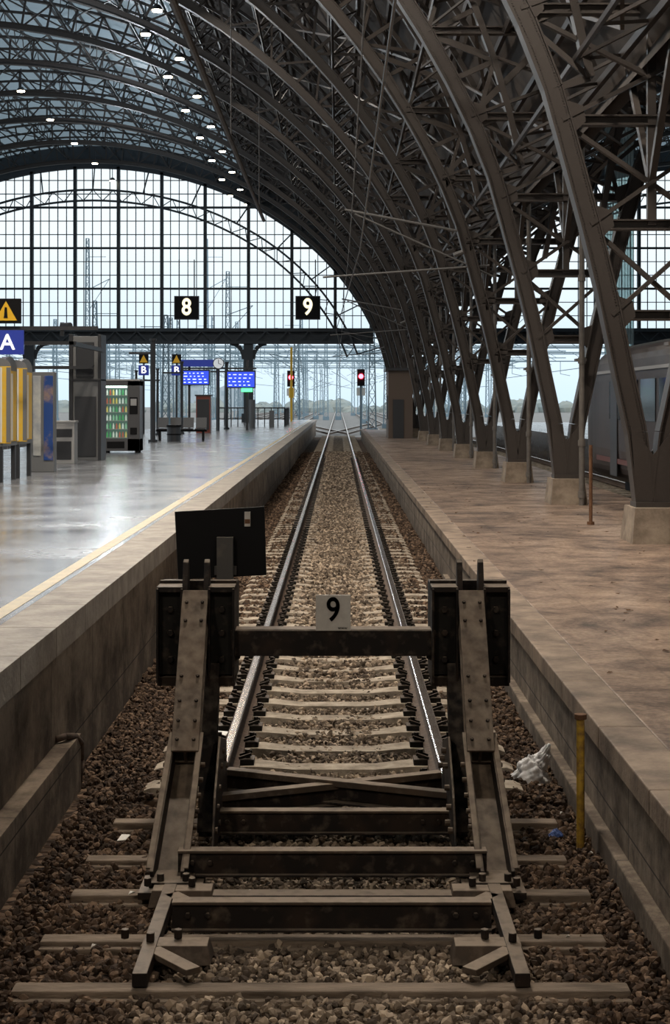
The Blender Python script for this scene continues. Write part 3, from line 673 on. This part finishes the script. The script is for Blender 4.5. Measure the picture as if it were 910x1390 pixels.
def signal(name,x,y,z):
    M=MB(); M.box(x-.32,x+.32,y,y+.15,z-.7,z+.7,0); M.cyl((x,y+.2,-.3),(x,y+.2,z-.5),.09,8,1)
    M.cyl((x,y-.12,z+.1),(x,y-.02,z+.1),.2,14,2); M.cyl((x,y-.12,z-.35),(x,y-.02,z-.35),.09,12,0)
    M.box(x-.36,x+.36,y+.16,y+.2,z-1.5,z-.85,3); M.obj(name,[black,mast_m,red_e,white])
signal('railway_signal',1.85,132,4.5); signal('railway_signal.001',-4.15,138,4.5); signal('railway_signal.002',9,150,3.6)
M=MB(); M.cyl((-3.75,126,PLZ),(-3.75,126,6.8),.09,8,0); M.cyl((-3.75,126,2.8),(-3.75,126,3.6),.2,8,0); M.obj('yellow_pole',[warm_yel])
M=MB(); M.box(2.75,4.1,88,92,PRZ,4.2,0); M.box(2.6,4.25,87.8,92.2,4.2,4.35,1); M.box(3.0,3.6,87.95,88,PRZ,2.6,1); M.box(2.7,2.75,88.6,89.8,1.5,2.8,1)
M.obj('platform_cabin',[mat('cabin_brown',(0.12,0.085,0.065),None,rough=.6),dgrey])

# ------------------------------------------------------------ left platform furniture
e=empty('timetable_display')
M=MB()
for i in range(4):
    y0=26.6+i*1.55; y1=y0+1.3; X=-6.32
    M.box(X-.05,X+.05,y0,y1,1.62,3.1,0)
    n=8; pts=[(X-.05,y0,3.1)]+[(X-.05,(y0+y1)/2-.65*math.cos(math.pi*k/n),3.1+.22*math.sin(math.pi*k/n)) for k in range(1,n)]+[(X-.05,y1,3.1)]
    M.poly(pts,(.1,0,0),0)
    M.box(X+.052,X+.058,y0+.08,y1-.08,1.7,3.05,1); M.box(X+.059,X+.062,y0+.45,y0+.85,1.72,3.0,2)
    M.box(X-.26,X+.20,y0-.03,y0,1.68,3.12,1)
    M.box(X-.08,X+.04,y0-.036,y0-.031,1.7,3.1,2)
    M.box(X+.12,X+.20,y0-.036,y0-.031,1.7,3.1,0)
    pts=[(X-.26,y0-.03,3.12)]+[(X-.03-.23*math.cos(math.pi*k/n),y0-.03,3.12+.16*math.sin(math.pi*k/n)) for k in range(1,n)]+[(X+.20,y0-.03,3.12)]
    M.poly(pts,(0,.03,0),0)
    for yy in (y0+.05,y1-.1): M.box(X-.04,X+.04,yy-.04,yy+.04,PLZ,1.65,3)
M.obj('cases',[grey_m,yellow,white,dgrey],e,fix=True)
M=MB()
M.box(-6.62,-6.12,34.2,34.5,PLZ,3.1,0); M.box(-6.57,-6.40,34.17,34.2,1.3,3.02,1); M.box(-6.34,-6.14,34.17,34.2,1.2,3.02,2)
M.obj('advertising_stele',[grey_m,mat('poster_pale',(0.35,0.37,0.4),(0.6,0.6,0.55),scale=3,rough=.3),mat('poster_blue',(0.03,0.08,0.28),(0.3,0.22,0.2),scale=1.8,rough=.3,thr=(.54,.66))],bevel=.01)
M=MB()
M.box(-6.95,-6.45,38.8,39.3,PLZ,1.95,0); M.box(-6.9,-6.5,38.78,38.8,1.6,1.8,1); M.box(-6.97,-6.43,38.78,39.32,1.95,2.0,0); M.box(-6.88,-6.52,38.78,38.8,1.05,1.5,1)
M.obj('litter_bin',[lgrey,dgrey],bevel=.02)
M=MB()
M.box(-6.85,-6.2,41,41.8,PLZ,4.15,0); M.box(-6.95,-6.85,40.95,41.85,PLZ,4.2,1); M.box(-6.2,-6.12,40.95,41.85,PLZ,4.2,1)
M.box(-6.8,-6.25,40.96,41,PLZ+.1,2.6,1); M.box(-6.95,-6.12,40.94,41.86,3.0,3.05,1)
M.box(-6.75,-6.3,40.9,40.97,3.1,4.0,1); M.cyl((-7.1,40.8,4.4),(-6.85,40.6,4.4),.09,10,1); M.box(-7.15,-7.05,40.8,40.9,4.15,4.5,1)
M.obj('service_column',[grey_m,dgrey],bevel=.01)
e=empty('platform_section_sign'); M=MB()
M.box(-6.72,-6.64,30.35,30.45,PLZ,4.5,0); M.box(-6.72,-4.6,30.36,30.44,3.83,3.90,0)
M.box(-6.62,-6.0,30.25,30.33,3.36,3.82,1); M.box(-6.6,-6.05,30.22,30.33,3.95,4.42,2)
M.obj('frame',[dgrey,blue_sign,black],e)
text('letter_a','A',.42,(-6.3,30.24,3.58),emis('letter_white',(.9,.9,.9),.6),e,bold=.008)
T=MB(); cx=-6.32; T.poly([(cx-.21,30.2,4.0),(cx+.21,30.2,4.0),(cx,30.2,4.37)],(0,.015,0),0); T.poly([(cx-.035,30.19,4.05),(cx+.035,30.19,4.05),(cx+.02,30.19,4.25),(cx-.02,30.19,4.25)],(0,.01,0),1)
T.obj('warning_triangle',[warm_yel,black],e,fix=True)
M=MB(); M.box(-8.6,-5.95,36.0,36.15,3.75,3.83,0); M.box(-8.6,-6.3,40.7,40.9,3.3,3.38,0); M.box(-7.9,-7.8,36,36.1,PLZ,3.8,0); M.box(-6.1,-6.0,36,40.9,3.73,3.83,0)
M.obj('canopy_frame',[dgrey])

vm=empty('vending_machine'); M=MB(); y=47.0; x0,x1=-7.0,-5.88; z0=PLZ+.06; z1=3.08
M.box(x0,x0+.06,y,y+.8,z0,z1,0); M.box(x1-.36,x1,y,y+.8,z0,z1,0); M.box(x0,x1,y,y+.8,z1-.14,z1,0); M.box(x0,x1,y,y+.8,z0,z0+.36,0); M.box(x0,x1,y+.7,y+.8,z0,z1,0)
M.box(x0-.02,x1+.02,y-.01,y+.82,z1,z1+.05,1)
M.box(x1-.3,x1-.06,y-.02,y,2.1,2.6,3); M.box(x1-.27,x1-.09,y-.03,y-.02,2.35,2.55,1); M.box(x1-.28,x1-.08,y-.03,y,1.5,1.7,3)
M.box(x0+.15,x1-.45,y-.01,y,z0+.08,z0+.28,3)
for xx in (x0+.1,x1-.1): M.box(xx-.05,xx+.05,y+.05,y+.15,PLZ,z0,3); M.box(xx-.05,xx+.05,y+.6,y+.7,PLZ,z0,3)
M.box(x0+.06,x1-.36,y+.66,y+.69,z0+.36,z1-.14,2)
M.box(x0+.08,x1-.38,y+.02,y+.06,z1-.2,z1-.15,4)
M.obj('cabinet',[mat('vm_case',(.09,.09,.095),None,rough=.35),lgrey,emis('vm_back',(.10,.22,.17),.35),black,emis('vm_light',(.9,1,.95),6)],vm,bevel=.006)
cols=[(.05,.4,.12),(.75,.8,.75),(.5,.1,.05),(.75,.6,.15),(.8,.85,.85),(.3,.6,.4)]
B=MB(); bm_=[emis('bottle_%d'%i,c,.35) for i,c in enumerate(cols)]
for r_ in range(6):
    zz=z0+.40+r_*.25; B.box(x0+.06,x1-.36,y+.1,y+.62,zz-.02,zz,6)
    for c_ in range(7):
        xx=x0+.13+c_*.093; k=(r_*5+c_*(1+r_%2)//2)%6; B.cyl((xx,y+.2,zz),(xx,y+.2,zz+.11),.027,8,k); B.cyl((xx,y+.2,zz+.11),(xx,y+.2,zz+.17),.025,8,k,r2=.01)
B.obj('bottles',bm_+[lgrey],vm)
G=MB(); G.box(x0+.06,x1-.36,y+.005,y+.015,z0+.36,z1-.14); G.obj('glass_door',[glass_mat('vm_glass',(.95,1,.97),.08)],vm)

def post(name,x,y,h,r=.07,n=10):
    M=MB(); M.cyl((x,y,PLZ),(x,y,h),r,n,0); M.cyl((x,y,PLZ),(x,y,PLZ+.1),r*1.8,n,0); M.cyl((x,y,h),(x,y,h+.08),r*1.4,n,0); M.box(x-.9,x+.1,y-.04,y+.04,h-.5,h-.42,0); M.obj(name,[dgrey])
post('platform_post',-6.95,59.5,4.75,.1); post('platform_post.001',-8.2,72,3.9,.06); post('platform_post.002',-7.4,75,4.3,.07); post('platform_post.003',-6.2,88,4.6,.09); post('platform_post.004',-8.4,66,3.7,.05)
for i,(x,y) in enumerate(((-9.2,75),(-7.7,75.5))):
    e=empty('section_letter_sign' if i==0 else 'section_letter_sign.001'); M=MB()
    M.box(x-.24,x+.24,y,y+.06,3.72,4.2,0); M.box(x-.22,x+.22,y,y+.06,4.28,4.72,1); M.box(x-.04,x+.04,y+.06,y+.12,PLZ,4.75,2); M.poly([(x-.19,y-.02,4.32),(x+.19,y-.02,4.32),(x,y-.02,4.68)],(0,.015,0),3)
    M.obj('panel',[blue_sign,black,dgrey,warm_yel],e,fix=True); text('letter_b','B',.46,(x,y-.01,3.96),bpy.data.materials['letter_white'],e,bold=.012)
e=empty('departure_display'); M=MB()
for (xa,xb,za,zb_) in ((-8.4,-6.9,3.35,4.2),(-6.0,-4.45,3.2,4.15)):
    M.box(xa,xb,85,85.3,za,zb_,1); M.box(xa+.05,xb-.05,84.97,85,za+.06,zb_-.08,0)
    for r_ in range(4):
        zz=za+.14+r_*(zb_-za-.2)/4; x=xa+.12
        while x<xb-.25:
            w=random.uniform(.06,.2); M.box(x,min(x+w,xb-.12),84.95,84.97,zz,zz+.045,2); x+=w+.13
M.box(-8.4,-6.6,84.9,85.2,4.35,4.72,3); M.box(-8.45,-4.4,85.05,85.15,4.22,4.3,1)
for x in (-6.5,-4.9,-8.0): M.box(x-.06,x+.06,85.1,85.25,PLZ,4.7,1)
M.box(-5.2,-4.6,84.9,84.95,3.0,3.2,4)
M.obj('boards',[screen,dgrey,scr_txt,blue_sign,green_e],e)
M=MB(); M.cyl((-6.35,84,4.5),(-6.35,84.15,4.5),.30,24,0); M.cyl((-6.35,83.98,4.5),(-6.35,84,4.5),.26,24,1); M.beam((-6.35,83.97,4.5),(-6.35,83.97,4.7),.03,.02,0); M.beam((-6.35,83.97,4.5),(-6.2,83.97,4.45),.03,.02,0); M.cyl((-6.35,84.08,PLZ),(-6.35,84.08,4.2),.06,8,0); M.obj('station_clock',[dgrey,emis('clock_face',(.7,.75,.8),.4)])
M=MB()
for k in range(4):
    x=-6.9+k*.5; M.box(x-.21,x+.21,62,62.45,1.38,1.43,0); M.hexa([(x-.21,62.42,1.45),(x+.21,62.42,1.45),(x+.21,62.47,1.45),(x-.21,62.47,1.45),(x-.21,62.55,1.85),(x+.21,62.55,1.85),(x+.21,62.6,1.85),(x-.21,62.6,1.85)],0)
M.box(-7.15,-5.15,62.2,62.28,1.3,1.38,1)
for x in (-7.0,-5.3): M.box(x-.04,x+.04,62.1,62.4,PLZ,1.35,1)
M.obj('bench',[dgrey,black])
M=MB(); M.cyl((-6.3,60.8,PLZ),(-6.3,60.8,1.5),.26,16,0); M.cyl((-6.3,60.8,1.5),(-6.3,60.8,1.58),.29,16,1); M.cyl((-6.3,60.8,1.2),(-6.3,60.8,1.25),.275,16,1); M.obj('litter_bin.001',[dgrey,black])
M=MB(); M.box(-7.0,-6.3,78,78.8,PLZ,2.75,0); M.box(-6.95,-6.35,77.97,78,1.1,2.6,1); M.box(-7.05,-6.25,77.95,78.85,2.75,2.82,1); M.obj('ticket_machine',[mat('red_brown',(0.25,0.05,0.03),None,rough=.4),dgrey],bevel=.01)
M=MB()
for i in range(11): M.box(-7.6+i*.42-.03,-7.6+i*.42+.03,100,100.06,PLZ,2.1,0)
M.box(-7.65,-3.4,100,100.06,2.05,2.13,0); M.box(-7.65,-3.4,100,100.06,1.4,1.45,0)
for i in range(8): M.box(-3.43,-3.37,100+i*1.2,100.06+i*1.2,PLZ,2.1,0)
M.box(-3.43,-3.37,100,108.5,2.05,2.13,0); M.obj('stair_railing',[dgrey])
M=MB(); M.cyl((-5.0,92,PLZ),(-5.0,92,2.6),.18,10,0); M.box(-4.2,-3.9,96,96.3,PLZ,1.95,0); M.obj('platform_bollard',[grey_m])
M=MB(); M.cyl((4.12,26,PRZ),(4.12,26,1.75),.03,8); M.cyl((4.12,26,PRZ),(4.12,26,.5),.06,8); M.obj('steel_stake',[rust])
M=MB(); M.box(9.2,10.2,55,55.03,3.6,13.5,0)
for i in range(11): M.box(9.2+i*.1-.008,9.2+i*.1+.008,54.98,55,3.6,13.5,1)
M.obj('safety_net',[net_m,mast_m])

# ------------------------------------------------------------ train on the right
e=empty('passenger_train')
body_m=mat('train_body',(0.045,0.034,0.032),(0.06,0.043,0.04),scale=2,rough=.4,spec=.4); roofm=mat('train_roof',(0.06,0.06,0.06),None,rough=.6); win_m=mat('train_window',(0.015,0.02,0.025),None,rough=.1,spec=.7); redm=mat('train_red',(0.14,0.03,0.025),None,rough=.3)
M=MB(); cx=8.0; n=40
def sect(y,w,zb,zt):
    R=[]
    for i in range(n):
        a=2*math.pi*i/n; c,s=math.cos(a),math.sin(a); ex=.38
        R.append((cx+w*math.copysign(abs(c)**ex,c),y,(zb+zt)/2+(zt-zb)/2*math.copysign(abs(s)**ex,s)))
    return R
secs=[(12,1.42,.45,3.85)]+[(y,1.42,.45,3.85) for y in (20,30,39,40)]+[(41,1.41,.45,3.8),(42,1.36,.45,3.55),(43,1.26,.47,3.1),(43.8,1.1,.5,2.4),(44.3,.8,.6,1.7),(44.5,.4,.8,1.3)]
vs=[]
for s_ in secs: vs+=sect(*s_)
for j in range(len(secs)-1):
    for i in range(n):
        a=2*math.pi*(i+.5)/n; f=(j*n+i,j*n+(i+1)%n,(j+1)*n+(i+1)%n,(j+1)*n+i)
        M.add([vs[k] for k in f],[(0,1,2,3)],1 if math.sin(a)>.78 else 0)
M.obj('body',[body_m,roofm],e,fix=True)
M=MB()
for sx in (-1,1):
    X=cx+sx*1.425
    for k in range(13):
        y0=13+k*2.0
        M.box(min(X,X+sx*.012),max(X,X+sx*.012),y0,y0+1.6,2.05,2.95,0)
    M.box(min(X,X+sx*.01),max(X,X+sx*.01),12,40.5,1.0,1.12,1)
    M.box(min(X,X+sx*.01),max(X,X+sx*.01),12,40.5,3.15,3.22,3)
    for y0 in (19.7,37.5): M.box(min(X,X+sx*.02),max(X,X+sx*.02),y0,y0+.9,.7,3.0,2)
M.obj('windows_and_doors',[win_m,redm,dgrey,lgrey],e)
M=MB()
for y0 in (15,17.4,35,37.4):
    for sx in (-.75,.75): M.cyl((cx+sx-.06,y0,.44),(cx+sx+.06,y0,.44),.44,20,0)
M.box(cx-1.1,cx+1.1,14.2,38.3,.35,.6,0); M.obj('bogies',[black],e)

# ------------------------------------------------------------ world, lights, camera
w=bpy.data.worlds.new('overcast_sky'); sc.world=w; w.use_nodes=True; nt=w.node_tree; bg=nt.nodes['Background']
tc=nt.nodes.new('ShaderNodeTexCoord'); sp=nt.nodes.new('ShaderNodeSeparateXYZ'); nt.links.new(tc.outputs['Generated'],sp.inputs[0])
rp=nt.nodes.new('ShaderNodeValToRGB'); rp.color_ramp.elements[0].position=0.0; rp.color_ramp.elements[0].color=(0.60,0.76,0.87,1); rp.color_ramp.elements[1].position=.10; rp.color_ramp.elements[1].color=(0.86,0.93,0.97,1)
nt.links.new(sp.outputs['Z'],rp.inputs['Fac']); nt.links.new(rp.outputs[0],bg.inputs['Color']); bg.inputs['Strength'].default_value=1.25
def area(name,loc,size,power,col,rot=(0,0,0)):
    l=bpy.data.lights.new(name,'AREA'); l.shape='DISK'; l.size=size; l.energy=power; l.color=col
    o=bpy.data.objects.new(name,l); sc.collection.objects.link(o); o.location=loc; o.rotation_euler=rot; return o
warm=(1.0,.88,.74)
for i,(x,y,z,p) in enumerate(((-.5,14.5,14,2600),(-3.0,24,15,1400),(-5,36,16.0,1300),(-6,52,16.5,1000),(-7,72,16.5,800),(-8,95,16.5,700),(18,30,17,700),(16,70,17,900))):
    area('roof_floodlight' if i==0 else 'roof_floodlight.%03d'%i,(x,y,z),1.2,p,warm)
# added warm fill lights behind the camera, brightening the near faces of the foreground
for i,x in enumerate((-4.5,4.0)):
    area('foreground_fill' if i==0 else 'foreground_fill.001',(x,-1.5,8.5),1.0,270,(1.0,.86,.70),rot=(math.radians(52),0,math.radians(-12 if x<0 else 12)))
for i,(x,y,z,p) in enumerate(((-9,45,14.5,700),(-12,62,16,900),(-12,80,16,900),(-14,98,16,900))):  # added cool fill lights under the roof to brighten the trusses
    l=bpy.data.lights.new('truss_fill','POINT'); l.energy=p; l.color=(.85,.93,1); l.shadow_soft_size=.4
    o=bpy.data.objects.new('truss_fill' if i==0 else 'truss_fill.%03d'%i,l); sc.collection.objects.link(o); o.location=(x,y,z)
cam=bpy.data.cameras.new('camera'); co=bpy.data.objects.new('camera',cam); sc.collection.objects.link(co)
co.location=(0,0,2.45); co.rotation_euler=(math.pi/2,0,0)
cam.sensor_fit='VERTICAL'; cam.sensor_height=36; cam.lens=2160/1390*36; cam.shift_y=-(695-546)/1390; cam.shift_x=-5/1390
cam.clip_end=2000; sc.camera=co
sc.view_settings.view_transform='Standard'; sc.view_settings.look='None'
